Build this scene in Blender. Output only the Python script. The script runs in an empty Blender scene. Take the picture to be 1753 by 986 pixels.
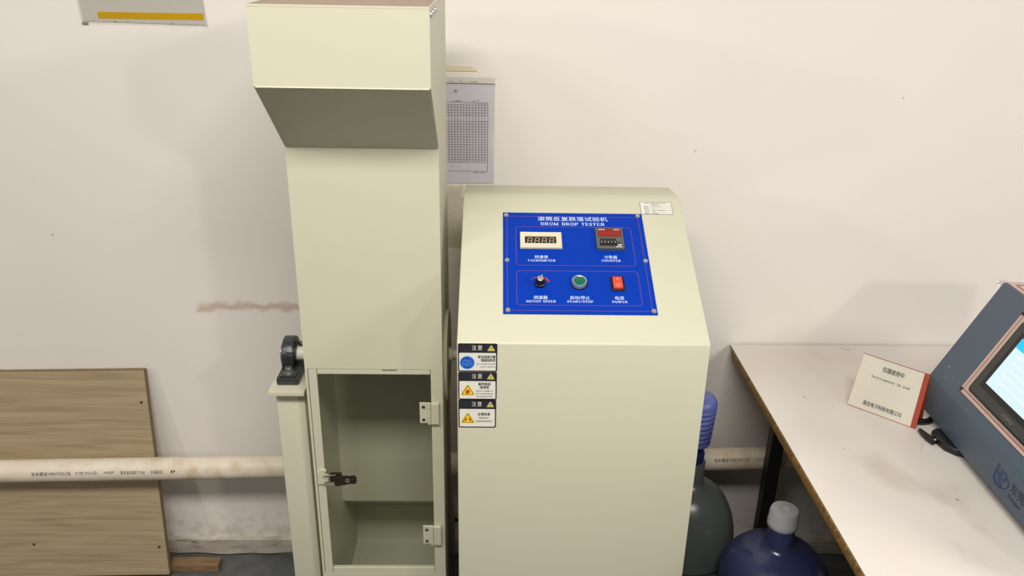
import bpy, bmesh, math, random
from mathutils import Vector, Matrix, noise
random.seed(7)
SC = bpy.context.scene
COL = SC.collection
R = math.radians
# ------------------------------------------------------------------ camera, world, lamps, exposure
H = 1.80
cam_d = bpy.data.cameras.new('camera'); cam = bpy.data.objects.new('camera', cam_d); COL.objects.link(cam)
SC.camera = cam
F_PX = 1410.0
cam_d.sensor_width = 36.0; cam_d.lens = 36.0 * F_PX / 1753.0
cam_d.clip_start = 0.02
# image axes in the room: rows = room X, Y, down expressed in (image right, image down, forward)
rX = Vector((0.99967739, 0.00959286, 0.02351809)); rD = Vector((-0.01793172, 0.92231988, 0.38601099)); rY = Vector((-0.01798825, -0.38630818, 0.92219435))
right = Vector((rX[0], rY[0], -rD[0])); down = Vector((rX[1], rY[1], -rD[1])); fwd = Vector((rX[2], rY[2], -rD[2]))
m = Matrix.Identity(4)
for i in range(3):
    m[i][0] = right[i]; m[i][1] = -down[i]; m[i][2] = -fwd[i]
m.translation = (0, 0, H)
cam.matrix_world = m

w = bpy.data.worlds.new('room_air'); SC.world = w; w.use_nodes = True
w.node_tree.nodes['Background'].inputs[0].default_value = (1.0, 0.93, 0.84, 1)
w.node_tree.nodes['Background'].inputs[1].default_value = 0.05

def area(name, loc, target, sx, sy, power, col):
    l = bpy.data.lights.new(name, 'AREA'); l.shape = 'RECTANGLE'; l.size = sx; l.size_y = sy; l.energy = power; l.color = col
    o = bpy.data.objects.new(name, l); COL.objects.link(o); o.location = loc
    o.rotation_euler = (Vector(target) - Vector(loc)).to_track_quat('-Z', 'Y').to_euler()
    return o
WARM = (1.0, 0.94, 0.82)
area('ceiling_light_right', (2.4, -2.3, 2.75), (0.0, 1.6, 0.9), 0.24, 0.2, 27, WARM)
area('ceiling_light_left', (-4.6, -1.3, 2.55), (0.0, 1.6, 0.9), 0.32, 0.25, 30, (1.0, 0.94, 0.87))
area('ceiling_light_middle', (-0.05, -0.05, 2.9), (-0.05, 0.35, 0.0), 1.8, 0.5, 80, (1.0, 0.96, 0.91))
area('fill_light_far_right', (3.0, 0.0, 2.6), (1.0, 1.7, 0.8), 0.9, 0.3, 39, (1.0, 0.97, 0.95))  # fill lamp added to brighten the wall, placed to throw the instrument's shadow left
area('fill_light_far_left', (-2.0, 0.1, 2.9), (-1.7, 1.0, 0.0), 1.2, 0.3, 22, (1.0, 0.96, 0.93))  # added fill for the left wall, not an actual ceiling fixture
SC.view_settings.view_transform = 'Standard'; SC.view_settings.look = 'None'
SC.view_settings.gamma = 1.0; SC.view_settings.use_curve_mapping = False
SC.view_settings.exposure = 0.05

# ------------------------------------------------------------------ helpers
def lin(c):
    return tuple(((v / 255.0) / 12.92 if v / 255.0 <= 0.04045 else ((v / 255.0 + 0.055) / 1.055) ** 2.4) for v in c)

def mat(name, rgb, rough=0.5, metal=0.0, var=0.03, scale=8.0, bump=0.0, bscale=60.0, spec=0.5, trans=0.0, coat=0.0, emit=0.0, alpha=1.0, stretch=(1, 1, 1)):
    M = bpy.data.materials.new(name); M.use_nodes = True
    nt = M.node_tree; b = nt.nodes['Principled BSDF']
    c = lin(rgb)
    tc = nt.nodes.new('ShaderNodeTexCoord'); mp = nt.nodes.new('ShaderNodeMapping'); mp.inputs['Scale'].default_value = stretch
    nz = nt.nodes.new('ShaderNodeTexNoise'); nz.inputs['Scale'].default_value = scale; nz.inputs['Detail'].default_value = 4
    mx = nt.nodes.new('ShaderNodeMix'); mx.data_type = 'RGBA'
    mx.inputs[6].default_value = (*[max(0, v * (1 - var)) for v in c], 1); mx.inputs[7].default_value = (*[min(1, v * (1 + var)) for v in c], 1)
    nt.links.new(tc.outputs['Object'], mp.inputs[0]); nt.links.new(mp.outputs[0], nz.inputs['Vector']); nt.links.new(nz.outputs['Fac'], mx.inputs[0])
    nt.links.new(mx.outputs[2], b.inputs['Base Color'])
    b.inputs['Roughness'].default_value = rough; b.inputs['Metallic'].default_value = metal
    b.inputs['Specular IOR Level'].default_value = spec; b.inputs['Transmission Weight'].default_value = trans
    b.inputs['Coat Weight'].default_value = coat; b.inputs['Alpha'].default_value = alpha
    if emit:
        nt.links.new(mx.outputs[2], b.inputs['Emission Color']); b.inputs['Emission Strength'].default_value = emit
    if bump:
        n2 = nt.nodes.new('ShaderNodeTexNoise'); n2.inputs['Scale'].default_value = bscale; n2.inputs['Detail'].default_value = 5
        bp = nt.nodes.new('ShaderNodeBump'); bp.inputs['Strength'].default_value = bump; bp.inputs['Distance'].default_value = 0.002
        nt.links.new(mp.outputs[0], n2.inputs['Vector']); nt.links.new(n2.outputs['Fac'], bp.inputs['Height']); nt.links.new(bp.outputs[0], b.inputs['Normal'])
    return M

class MB:
    def __init__(s): s.bm = bmesh.new()
    def add(s, verts, faces, M=None):
        vs = [s.bm.verts.new((M @ Vector(v)) if M else Vector(v)) for v in verts]
        for f in faces:
            try: s.bm.faces.new([vs[i] for i in f])
            except ValueError: pass
        return vs
    def box(s, a, b, M=None, bev=0.0):
        x0, y0, z0 = a; x1, y1, z1 = b
        t = bmesh.new()
        vs = [t.verts.new(p) for p in [(x0, y0, z0), (x1, y0, z0), (x1, y1, z0), (x0, y1, z0), (x0, y0, z1), (x1, y0, z1), (x1, y1, z1), (x0, y1, z1)]]
        for f in [(0, 3, 2, 1), (4, 5, 6, 7), (0, 1, 5, 4), (1, 2, 6, 5), (2, 3, 7, 6), (3, 0, 4, 7)]: t.faces.new([vs[i] for i in f])
        bmesh.ops.recalc_face_normals(t, faces=t.faces[:])
        if bev: bmesh.ops.bevel(t, geom=t.edges[:], offset=bev, segments=2, affect='EDGES', profile=0.5)
        s.merge(t, M); return s
    def merge(s, t, M=None):
        t.verts.index_update()
        mp = {}
        for v in t.verts: mp[v.index] = s.bm.verts.new((M @ v.co) if M else v.co)
        for f in t.faces:
            try: s.bm.faces.new([mp[v.index] for v in f.verts])
            except ValueError: pass
        t.free()
    def prism(s, pts, a, b, M=None, bev=0.0, seg=2):
        """polygon pts (u, v) extruded along local z from a to b"""
        t = bmesh.new(); n = len(pts)
        lo = [t.verts.new((p[0], p[1], a)) for p in pts]; hi = [t.verts.new((p[0], p[1], b)) for p in pts]
        t.faces.new(lo[::-1]); t.faces.new(hi)
        for i in range(n): t.faces.new([lo[i], lo[(i + 1) % n], hi[(i + 1) % n], hi[i]])
        bmesh.ops.recalc_face_normals(t, faces=t.faces[:])
        if bev: bmesh.ops.bevel(t, geom=t.edges[:], offset=bev, segments=seg, affect='EDGES', profile=0.5)
        s.merge(t, M); return s
    def lathe(s, prof, M=None, n=48, cap=True):
        """prof: list of (radius, z), turned about local z"""
        rings = []
        for r_, z in prof:
            if r_ < 1e-6: rings.append([s.bm.verts.new((M @ Vector((0, 0, z))) if M else (0, 0, z))])
            else:
                rings.append([s.bm.verts.new((M @ Vector(p)) if M else p) for p in [(r_ * math.cos(2 * math.pi * k / n), r_ * math.sin(2 * math.pi * k / n), z) for k in range(n)]])
        for A, B in zip(rings, rings[1:]):
            if len(A) == 1 and len(B) == 1: continue
            for k in range(n):
                k2 = (k + 1) % n
                if len(A) == 1: s.bm.faces.new([A[0], B[k2], B[k]])
                elif len(B) == 1: s.bm.faces.new([A[k], A[k2], B[0]])
                else: s.bm.faces.new([A[k], A[k2], B[k2], B[k]])
        if cap:
            if len(rings[0]) > 1: s.bm.faces.new(rings[0][::-1])
            if len(rings[-1]) > 1: s.bm.faces.new(rings[-1])
        return s
    def cyl(s, p0, p1, r_, n=24, bev=0.0):
        p0 = Vector(p0); p1 = Vector(p1); d = p1 - p0; L = d.length
        M = Matrix.Translation(p0) @ d.to_track_quat('Z', 'Y').to_matrix().to_4x4()
        if bev: s.lathe([(r_ - bev, 0), (r_, bev), (r_, L - bev), (r_ - bev, L)], M, n)
        else: s.lathe([(r_, 0), (r_, L)], M, n)
        return s
    def tube(s, pts, r_, n=10):
        pts = [Vector(p) for p in pts]; rings = []
        for i, p in enumerate(pts):
            d = (pts[min(i + 1, len(pts) - 1)] - pts[max(i - 1, 0)]).normalized()
            q = d.to_track_quat('Z', 'Y')
            rr = r_[i] if isinstance(r_, (list, tuple)) else r_
            rings.append([s.bm.verts.new(p + q @ Vector((rr * math.cos(2 * math.pi * k / n), rr * math.sin(2 * math.pi * k / n), 0))) for k in range(n)])
        for A, B in zip(rings, rings[1:]):
            for k in range(n): s.bm.faces.new([A[k], A[(k + 1) % n], B[(k + 1) % n], B[k]])
        s.bm.faces.new(rings[0][::-1]); s.bm.faces.new(rings[-1]); return s
    def build(s, name, material, parent=None, smooth=None, label=None):
        off = Vector((0, 0, 0)); p = parent
        while p is not None: off += p.location; p = p.parent
        bmesh.ops.recalc_face_normals(s.bm, faces=s.bm.faces[:])
        loc = Vector((0, 0, 0))
        if parent is None:
            c = [v.co for v in s.bm.verts]; lo = Vector([min(v[i] for v in c) for i in range(3)]); hi = Vector([max(v[i] for v in c) for i in range(3)])
            loc = Vector(((lo.x + hi.x) / 2, (lo.y + hi.y) / 2, lo.z)); off = loc
        for v in s.bm.verts: v.co -= off
        me = bpy.data.meshes.new(name); s.bm.to_mesh(me); s.bm.free()
        me.materials.append(material)
        if smooth:
            me.polygons.foreach_set('use_smooth', [True] * len(me.polygons)); me.set_sharp_from_angle(angle=R(smooth))
        o = bpy.data.objects.new(name, me); COL.objects.link(o); o.location = loc
        if parent is not None: o.parent = parent
        if label: o['label'] = label
        return o

def thing(name, loc, label, cat, group=None):
    o = bpy.data.objects.new(name, None); COL.objects.link(o); o.location = loc; o.empty_display_size = 0.05
    return tag(o, label, cat, group)
def tag(o, label, cat, group=None, kind=None):
    o['label'] = label; o['category'] = cat
    if group: o['group'] = group
    if kind: o['kind'] = kind
    return o
def struct(o): o['kind'] = 'structure'; return o

def frame(o, x, y):
    x = Vector(x).normalized(); y = Vector(y).normalized(); z = x.cross(y)
    M = Matrix.Identity(4)
    for i in range(3): M[i][0] = x[i]; M[i][1] = y[i]; M[i][2] = z[i]; M[i][3] = o[i]
    return M

_tc = {}
def text_bm(mb, s, size, M, align='CENTER', bold=0.0, width=None, warp=None, sx=1.0, shear=0.0, space=1.0):
    """adds a flat lettering mesh to mb; size = cap height; M maps local xy to the surface"""
    cu = bpy.data.curves.new('lettering', 'FONT'); cu.body = s; cu.size = size * 1.38; cu.align_x = align; cu.align_y = 'CENTER'
    cu.resolution_u = 3; cu.space_character = space; cu.shear = shear
    ob = bpy.data.objects.new('lettering', cu); COL.objects.link(ob)
    bpy.context.view_layer.update()
    dg = bpy.context.evaluated_depsgraph_get()
    me = bpy.data.meshes.new_from_object(ob.evaluated_get(dg))
    bpy.data.objects.remove(ob); bpy.data.curves.remove(cu)
    xs = [v.co.x for v in me.vertices] or [0]
    k = sx
    if width and max(xs) > min(xs): k = width / (max(xs) - min(xs))
    for rep_ in ((-1, 1) if bold else (0,)):
        mp = []
        for v in me.vertices:
            c = Vector((v.co.x * k + rep_ * bold * size, v.co.y, v.co.z + (rep_ + 1) * size * .004))
            mp.append(mb.bm.verts.new(warp(c) if warp else M @ c))
        for p in me.polygons:
            try: mb.bm.faces.new([mp[i] for i in p.vertices])
            except ValueError: pass
    bpy.data.meshes.remove(me)
    return mb

# bold slab-serif capitals (the panel's English lettering); strokes: (x0,y0,x1,y1,thickness)
def arc(cx, cy, rx, ry, a0, a1, t, n=8):
    out = []
    for i in range(n):
        A = R(a0 + (a1 - a0) * i / n); B = R(a0 + (a1 - a0) * (i + 1) / n)
        out.append((cx + rx * math.cos(A), cy + ry * math.sin(A), cx + rx * math.cos(B), cy + ry * math.sin(B), t))
    return out
T_, t_ = 0.17, 0.06
def st(x, y0=0, y1=1): return [(x, y0, x, y1, T_)]
def sf(x, y, w_=0.36): return [(x - w_ / 2, y, x + w_ / 2, y, t_)]
GL = {
 'D': (0.85, st(.2) + [(.08, .04, .45, .04, t_), (.08, .96, .45, .96, t_)] + arc(.42, .5, .33, .46, -90, 90, .15)),
 'R': (0.9, st(.2) + sf(.2, .04) + [(.08, .96, .5, .96, t_), (.2, .5, .5, .5, t_)] + arc(.48, .73, .22, .23, -90, 90, .15) + [(.45, .5, .78, .04, .17), (.68, .04, .9, .04, t_)]),
 'U': (0.9, st(.22, .3) + arc(.47, .33, .25, .3, 180, 360, .12) + [(.72, .3, .72, 1, .09)] + sf(.22, .96) + sf(.72, .96, .28)),
 'M': (1.1, [(.15, 0, .15, 1, .09), (.9, 0, .9, 1, T_), (.15, 1, .52, .05, .19), (.52, .05, .88, 1, .08)] + sf(.15, .04, .28) + sf(.92, .04) + sf(.12, .96, .2) + sf(.95, .96, .25)),
 'O': (0.9, arc(.45, .5, .36, .46, 0, 360, .15, 14)),
 'P': (0.8, st(.2) + sf(.2, .04) + [(.08, .96, .5, .96, t_), (.2, .46, .5, .46, t_)] + arc(.48, .71, .22, .25, -90, 90, .15)),
 'T': (0.8, st(.4) + sf(.4, .04) + [(.05, .96, .75, .96, t_), (.07, .72, .07, 1, .06), (.73, .72, .73, 1, .06)]),
 'E': (0.8, st(.2) + [(.08, .04, .7, .04, t_), (.08, .96, .68, .96, t_), (.2, .52, .5, .52, t_), (.7, 0, .7, .28, .06), (.68, .74, .68, 1, .06), (.5, .4, .5, .64, .06)]),
 'S': (0.7, arc(.35, .72, .24, .24, 30, 270, .12) + arc(.35, .27, .26, .23, 90, -150, .13) + [(.6, .74, .6, .98, .06), (.09, .02, .09, .28, .06)]),
 'A': (0.9, [(.18, 0, .46, 1, .07), (.44, 1, .74, 0, .19), (.26, .34, .66, .34, t_)] + sf(.15, .04, .26) + sf(.76, .04, .32)),
 'C': (0.85, arc(.45, .5, .34, .46, 45, 315, .15, 12) + [(.72, .7, .72, .98, .06), (.74, .18, .74, .3, .05)]),
 'H': (1.0, st(.22) + st(.76) + [(.22, .52, .76, .52, t_)] + sf(.22, .04) + sf(.22, .96) + sf(.76, .04) + sf(.76, .96)),
 'N': (0.95, [(.18, 0, .18, 1, .08), (.18, 1, .74, .04, .19), (.76, 0, .76, 1, .08)] + sf(.16, .04, .26) + sf(.14, .96, .2) + sf(.76, .96, .28)),
 'J': (0.65, st(.4, .25) + arc(.24, .22, .16, .18, 0, -180, .11) + sf(.4, .96)),
 'W': (1.2, [(.16, 1, .4, 0, .18), (.4, 0, .62, .9, .08), (.58, 1, .84, 0, .18), (.84, 0, 1.06, 1, .08)] + sf(.14, .96, .3) + sf(.58, .96, .3) + sf(1.06, .96, .26)),
 '/': (0.5, [(.05, -.05, .45, 1.05, .09)]), ' ': (0.5, []),
}
def serif(mb, s, h, M, width):
    adv = 0.08; tot = sum(GL[c][0] + adv for c in s) - adv; k = width / tot; x = -width / 2
    for c in s:
        w_, strokes = GL[c]
        for (x0, y0, x1, y1, t) in strokes:
            a = Vector((x + x0 * k, (y0 - .5) * h)); b = Vector((x + x1 * k, (y1 - .5) * h)); d = b - a
            if d.length < 1e-9: continue
            n = Vector((-d.y, d.x)).normalized() * (t * min(k, h) * .5 + h * 0.006)
            e = d.normalized() * h * .015
            mb.add([(a.x - e.x - n.x, a.y - e.y - n.y, 0), (b.x + e.x - n.x, b.y + e.y - n.y, 0), (b.x + e.x + n.x, b.y + e.y + n.y, 0), (a.x - e.x + n.x, a.y - e.y + n.y, 0)], [(0, 1, 2, 3)], M)
        x += (w_ + adv) * k

def rrect(x0, y0, x1, y1, r_, n=5):
    out = []
    for cx, cy, a in ((x1 - r_, y0 + r_, -90), (x1 - r_, y1 - r_, 0), (x0 + r_, y1 - r_, 90), (x0 + r_, y0 + r_, 180)):
        for k in range(n + 1): A = R(a + 90 * k / n); out.append((cx + r_ * math.cos(A), cy + r_ * math.sin(A)))
    return out
def ring_outline(mb, outer, inner, z, M):
    n = len(outer)
    vs = mb.add([(p[0], p[1], z) for p in outer] + [(p[0], p[1], z) for p in inner], [], M)
    for i in range(n): mb.bm.faces.new([vs[i], vs[(i + 1) % n], vs[n + (i + 1) % n], vs[n + i]])
def line_rrect(mb, x0, y0, x1, y1, r_, t, z, M):
    ring_outline(mb, rrect(x0, y0, x1, y1, r_), rrect(x0 + t, y0 + t, x1 - t, y1 - t, max(r_ - t, t * .5)), z, M)

# ------------------------------------------------------------------ materials
cream = mat('cream_paint', (191, 189, 166), 0.42, var=0.02, scale=3, bump=0.05, bscale=300, spec=0.4)
cream_in = mat('cream_paint_flat', (188, 185, 160), 0.5, var=0.03, scale=3, spec=0.3)
brown_top = mat('brown_cover_plate', (150, 122, 104), 0.4, var=0.06, scale=5, stretch=(1, 6, 1), spec=0.4)
cast = mat('hammered_black_casting', (34, 39, 41), 0.3, var=0.2, scale=30, bump=0.9, bscale=160, spec=0.8)
steel = mat('bright_steel', (206, 204, 196), 0.3, metal=0.75, var=0.05)
chrome = mat('chrome', (214, 212, 204), 0.16, metal=0.8, var=0.02)
bolt_m = mat('dull_bolt_steel', (150, 148, 140), 0.35, metal=0.85, var=0.05)
darksteel = mat('dark_chrome', (88, 80, 68), 0.2, metal=0.9, var=0.1)
white_pl = mat('white_nylon', (226, 224, 214), 0.4)
blue_pan = mat('blue_panel', (0, 50, 156), 0.5, var=0.04, scale=5, spec=0.12)
white_ink = mat('white_ink', (205, 222, 245), 0.6)
red_ink = mat('red_line_ink', (72, 52, 128), 0.6)
ivory = mat('ivory_plastic', (206, 198, 170), 0.45)
black_pl = mat('black_plastic', (16, 16, 17), 0.35, var=0.1)
black_gl = mat('black_glass', (22, 15, 10), 0.15, var=0.1)
seg_off = mat('unlit_segment', (165, 150, 135), 0.5)
grey_pl = mat('grey_plastic', (84, 88, 84), 0.4)
red_win = mat('red_display_window', (120, 22, 22), 0.2)
red_dk = mat('dark_red_digits', (168, 40, 22), 0.4)
green_pl = mat('green_button', (0, 98, 70), 0.35)
red_sw = mat('red_rocker', (236, 66, 44), 0.3, emit=0.25)
red_mark = mat('red_scale_mark', (190, 40, 60), 0.5)
stk_black = mat('sticker_black', (18, 17, 18), 0.4)
stk_head = mat('sticker_header', (36, 38, 44), 0.4, var=0.1)
stk_white = mat('sticker_white', (212, 210, 200), 0.45)
stk_yel = mat('sticker_yellow', (222, 208, 60), 0.45)
stk_yel2 = mat('sticker_golden', (240, 190, 40), 0.45)
stk_blue = mat('sticker_blue', (16, 70, 160), 0.45)
stk_blue2 = mat('sticker_light_blue', (90, 140, 215), 0.45)
stk_org = mat('sticker_brown', (150, 60, 20), 0.5)
ink = mat('black_ink', (30, 28, 28), 0.6)
grey_ink = mat('grey_ink', (96, 92, 92), 0.6)
paper = mat('paper', (212, 207, 192), 0.7)
paper_cool = mat('sheet_in_sleeve', (214, 211, 220), 0.4, var=0.05, scale=6, bump=0.3, bscale=14)
redcard = mat('red_card', (160, 66, 48), 0.5, var=0.08)
inst_blue = mat('blue_grey_paint', (76, 90, 105), 0.45, var=0.06, scale=8, spec=0.35)
alu = mat('brushed_panel', (196, 176, 166), 0.4, metal=0.3, var=0.05)
red_line = mat('brown_red_line', (128, 40, 26), 0.5)
bezel = mat('screen_bezel', (56, 56, 55), 0.45)
bezel_dk = mat('screen_bezel_dark', (20, 20, 19), 0.4)
pink = mat('pink_overlay', (224, 178, 160), 0.5)
logo_blue = mat('logo_blue', (18, 52, 100), 0.4)
blk_steel = mat('black_painted_steel', (22, 22, 22), 0.5)
cap_pl = mat('milky_cap', (176, 178, 182), 0.4)
bott_blue = mat('blue_polycarbonate', (54, 62, 100), 0.22, trans=0.25, var=0.1, scale=4, spec=0.6)
bott_grey = mat('grey_polycarbonate', (96, 102, 100), 0.3, trans=0.3, var=0.15, scale=6, spec=0.6)
pump_bl = mat('blue_bellows', (84, 94, 158), 0.4, var=0.05)
gold_tape = mat('yellow_band', (205, 160, 6), 0.35, var=0.12, scale=20)

def acrylic_mat(name, tint, a):
    M = bpy.data.materials.new(name); M.use_nodes = True; nt = M.node_tree
    for n in list(nt.nodes): nt.nodes.remove(n)
    out = nt.nodes.new('ShaderNodeOutputMaterial'); mx = nt.nodes.new('ShaderNodeMixShader')
    tr = nt.nodes.new('ShaderNodeBsdfTransparent'); tr.inputs[0].default_value = (*tint, 1)
    gl = nt.nodes.new('ShaderNodeBsdfGlossy'); gl.inputs['Roughness'].default_value = 0.06
    lw = nt.nodes.new('ShaderNodeLayerWeight'); lw.inputs[0].default_value = 0.5
    fr = nt.nodes.new('ShaderNodeMath'); fr.operation = 'POWER'; fr.inputs[1].default_value = 4.0; nt.links.new(lw.outputs['Facing'], fr.inputs[0])
    ad = nt.nodes.new('ShaderNodeMath'); ad.operation = 'MULTIPLY_ADD'; ad.inputs[1].default_value = 0.9; ad.inputs[2].default_value = 0.035 + a
    nt.links.new(fr.outputs[0], ad.inputs[0]); nt.links.new(ad.outputs[0], mx.inputs[0])
    nt.links.new(tr.outputs[0], mx.inputs[1]); nt.links.new(gl.outputs[0], mx.inputs[2]); nt.links.new(mx.outputs[0], out.inputs[0])
    return M
acrylic = acrylic_mat('clear_acrylic', (0.97, 0.98, 0.96), 0.0)
sleeve_m = acrylic_mat('clear_film', (0.93, 0.93, 0.92), 0.03)

def wall_mat():
    M = bpy.data.materials.new('painted_plaster'); M.use_nodes = True; nt = M.node_tree; b = nt.nodes['Principled BSDF']; L = nt.links
    geo = nt.nodes.new('ShaderNodeNewGeometry'); sep = nt.nodes.new('ShaderNodeSeparateXYZ'); L.new(geo.outputs['Position'], sep.inputs[0])
    nz = nt.nodes.new('ShaderNodeTexNoise'); nz.inputs['Scale'].default_value = 1.6; nz.inputs['Detail'].default_value = 3; L.new(geo.outputs['Position'], nz.inputs['Vector'])
    base = nt.nodes.new('ShaderNodeMix'); base.data_type = 'RGBA'
    base.inputs[6].default_value = (*lin((220, 214, 207)), 1); base.inputs[7].default_value = (*lin((227, 221, 212)), 1); L.new(nz.outputs['Fac'], base.inputs[0])
    wob = nt.nodes.new('ShaderNodeTexNoise'); wob.inputs['Scale'].default_value = 28; wob.inputs['Detail'].default_value = 6; L.new(geo.outputs['Position'], wob.inputs['Vector'])
    def mth(op, a, b_=None):
        n = nt.nodes.new('ShaderNodeMath'); n.operation = op
        for i, v in enumerate((a, b_)):
            if v is None: continue
            if isinstance(v, (int, float)): n.inputs[i].default_value = v
            else: L.new(v, n.inputs[i])
        return n.outputs[0]
    wv = mth('MULTIPLY', mth('SUBTRACT', wob.outputs['Fac'], 0.5), 0.05)
    X = mth('ADD', sep.outputs[0], wv); Z = mth('ADD', sep.outputs[2], wv)
    def ss(v, a, b_):
        n = nt.nodes.new('ShaderNodeMapRange'); n.interpolation_type = 'SMOOTHSTEP'; L.new(v, n.inputs[0]); n.inputs[1].default_value = a; n.inputs[2].default_value = b_
        return n.outputs[0]
    def rect(x0, x1, z0, z1, s):
        return mth('MULTIPLY', mth('MULTIPLY', ss(X, x0, x0 + s), mth('SUBTRACT', 1, ss(X, x1 - s, x1))), mth('MULTIPLY', ss(Z, z0, z0 + s), mth('SUBTRACT', 1, ss(Z, z1 - s, z1))))
    cur = base.outputs[2]
    def over(mask, rgb, k):
        nonlocal cur
        n = nt.nodes.new('ShaderNodeMix'); n.data_type = 'RGBA'; L.new(mth('MULTIPLY', mask, k), n.inputs[0]); L.new(cur, n.inputs[6]); n.inputs[7].default_value = (*lin(rgb), 1); cur = n.outputs[2]
    over(rect(-0.82, -0.45, 0.835, 0.880, 0.022), (180, 150, 124), 0.65)      # rusty scrape
    pt = rect(-0.35, -0.074, 1.03, 1.215, 0.006); over(pt, (186, 178, 150), 0.75)   # bare patch behind the cabinet
    low = mth('SUBTRACT', 1, ss(Z, 0.05, 0.24)); over(mth('MULTIPLY', low, ss(wob.outputs['Fac'], 0.45, 0.6)), (168, 150, 124), 0.35)
    # small chips and specks
    vo = nt.nodes.new('ShaderNodeTexVoronoi'); vo.inputs['Scale'].default_value = 5.5; L.new(geo.outputs['Position'], vo.inputs['Vector'])
    over(mth('SUBTRACT', 1, ss(vo.outputs['Distance'], 0.012, 0.03)), (150, 142, 130), 0.6)
    L.new(cur, b.inputs['Base Color'])
    b.inputs['Roughness'].default_value = 0.6; b.inputs['Specular IOR Level'].default_value = 0.25
    n2 = nt.nodes.new('ShaderNodeTexNoise'); n2.inputs['Scale'].default_value = 70; n2.inputs['Detail'].default_value = 6; L.new(geo.outputs['Position'], n2.inputs['Vector'])
    bp = nt.nodes.new('ShaderNodeBump'); bp.inputs['Distance'].default_value = 0.003
    L.new(mth('ADD', 0.06, mth('ADD', mth('MULTIPLY', pt, 0.5), mth('MULTIPLY', low, 0.3))), bp.inputs['Strength'])
    L.new(n2.outputs['Fac'], bp.inputs['Height']); L.new(bp.outputs[0], b.inputs['Normal'])
    return M
def ramp_mat(name, tex, stops, rough, scale=(1, 1, 1), bump=0.1, tscale=5, dist=3):
    M = bpy.data.materials.new(name); M.use_nodes = True; nt = M.node_tree; b = nt.nodes['Principled BSDF']
    tc = nt.nodes.new('ShaderNodeTexCoord'); mp = nt.nodes.new('ShaderNodeMapping'); mp.inputs['Scale'].default_value = scale
    t = nt.nodes.new('ShaderNodeTexNoise'); t.inputs['Scale'].default_value = tscale; t.inputs['Detail'].default_value = 8; t.inputs['Distortion'].default_value = dist
    cr = nt.nodes.new('ShaderNodeValToRGB')
    while len(cr.color_ramp.elements) < len(stops): cr.color_ramp.elements.new(0.5)
    for e, (p, c) in zip(cr.color_ramp.elements, stops): e.position = p; e.color = (*lin(c), 1)
    nt.links.new(tc.outputs['Object'], mp.inputs[0]); nt.links.new(mp.outputs[0], t.inputs['Vector']); nt.links.new(t.outputs['Fac'], cr.inputs[0]); nt.links.new(cr.outputs[0], b.inputs['Base Color'])
    bp = nt.nodes.new('ShaderNodeBump'); bp.inputs['Strength'].default_value = bump; bp.inputs['Distance'].default_value = 0.002
    nt.links.new(t.outputs['Fac'], bp.inputs['Height']); nt.links.new(bp.outputs[0], b.inputs['Normal']); b.inputs['Roughness'].default_value = rough
    b.inputs['Specular IOR Level'].default_value = 0.3
    return M
board_m = ramp_mat('oak_grain_laminate', 'n', [(0.2, (140, 122, 94)), (0.5, (164, 146, 116)), (0.8, (176, 160, 131))], 0.5, (0.7, 1, 16), tscale=5, dist=0.8)
board_edge = ramp_mat('particle_edge', 'n', [(0.3, (112, 92, 62)), (0.7, (140, 120, 86))], 0.7, (3, 3, 20), tscale=12)
floor_m = ramp_mat('floor_paint', 'n', [(0.3, (76, 80, 80)), (0.55, (94, 96, 94)), (0.8, (110, 108, 100))], 0.5, tscale=9, dist=1)
plinth_m = ramp_mat('dirty_skirting', 'n', [(0.25, (120, 108, 88)), (0.42, (168, 160, 146)), (0.7, (188, 182, 172))], 0.6, (1, 1, 3), tscale=14, bump=0.5, dist=1)
pipe_m = ramp_mat('stained_pvc', 'n', [(0.3, (196, 176, 142)), (0.48, (212, 200, 180)), (0.7, (220, 210, 194))], 0.4, tscale=9, dist=1.5)
table_m = ramp_mat('worn_white_laminate', 'n', [(0.2, (184, 176, 167)), (0.4, (208, 201, 193)), (0.8, (213, 208, 201))], 0.35, tscale=4, bump=0.03, dist=0.5)
tedge_m = ramp_mat('chipped_table_edge', 'n', [(0.2, (70, 52, 26)), (0.5, (122, 92, 48)), (0.8, (160, 128, 76))], 0.6, (1, 3, 1), tscale=20, bump=0.4)
wood_m = ramp_mat('raw_wood', 'n', [(0.3, (104, 82, 58)), (0.7, (142, 116, 86))], 0.6, (1, 8, 8), tscale=6)

# ------------------------------------------------------------------ setting
WY = 2.10
b = MB(); b.box((-4.5, WY, -0.02), (4.5, WY + 0.12, 3.0)); struct(b.build('wall_back', wall_mat()))
b = MB(); b.box((-4.5, -4.0, -0.1), (4.5, WY + 0.12, -0.001)); struct(b.build('floor', floor_m))
# skirting with a worn, uneven lower edge
b = MB(); n = 160
for i in range(n):
    x0 = -3 + 6 * i / n; x1 = -3 + 6 * (i + 1) / n
    def zz(x): return 0.012 + 0.012 * noise.noise(Vector((x * 9, 3, 0))) + 0.006 * noise.noise(Vector((x * 40, 1, 0)))
    vs = b.add([(x0, WY - 0.012, zz(x0)), (x1, WY - 0.012, zz(x1)), (x1, WY - 0.012, 0.062), (x0, WY - 0.012, 0.062),
                (x0, WY, 0.068), (x1, WY, 0.068), (x0, WY, 0.0), (x1, WY, 0.0)], [(0, 1, 2, 3), (3, 2, 5, 4), (6, 7, 1, 0)])
bmesh.ops.remove_doubles(b.bm, verts=b.bm.verts[:], dist=1e-5)
struct(b.build('baseboard_back', plinth_m))

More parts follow.
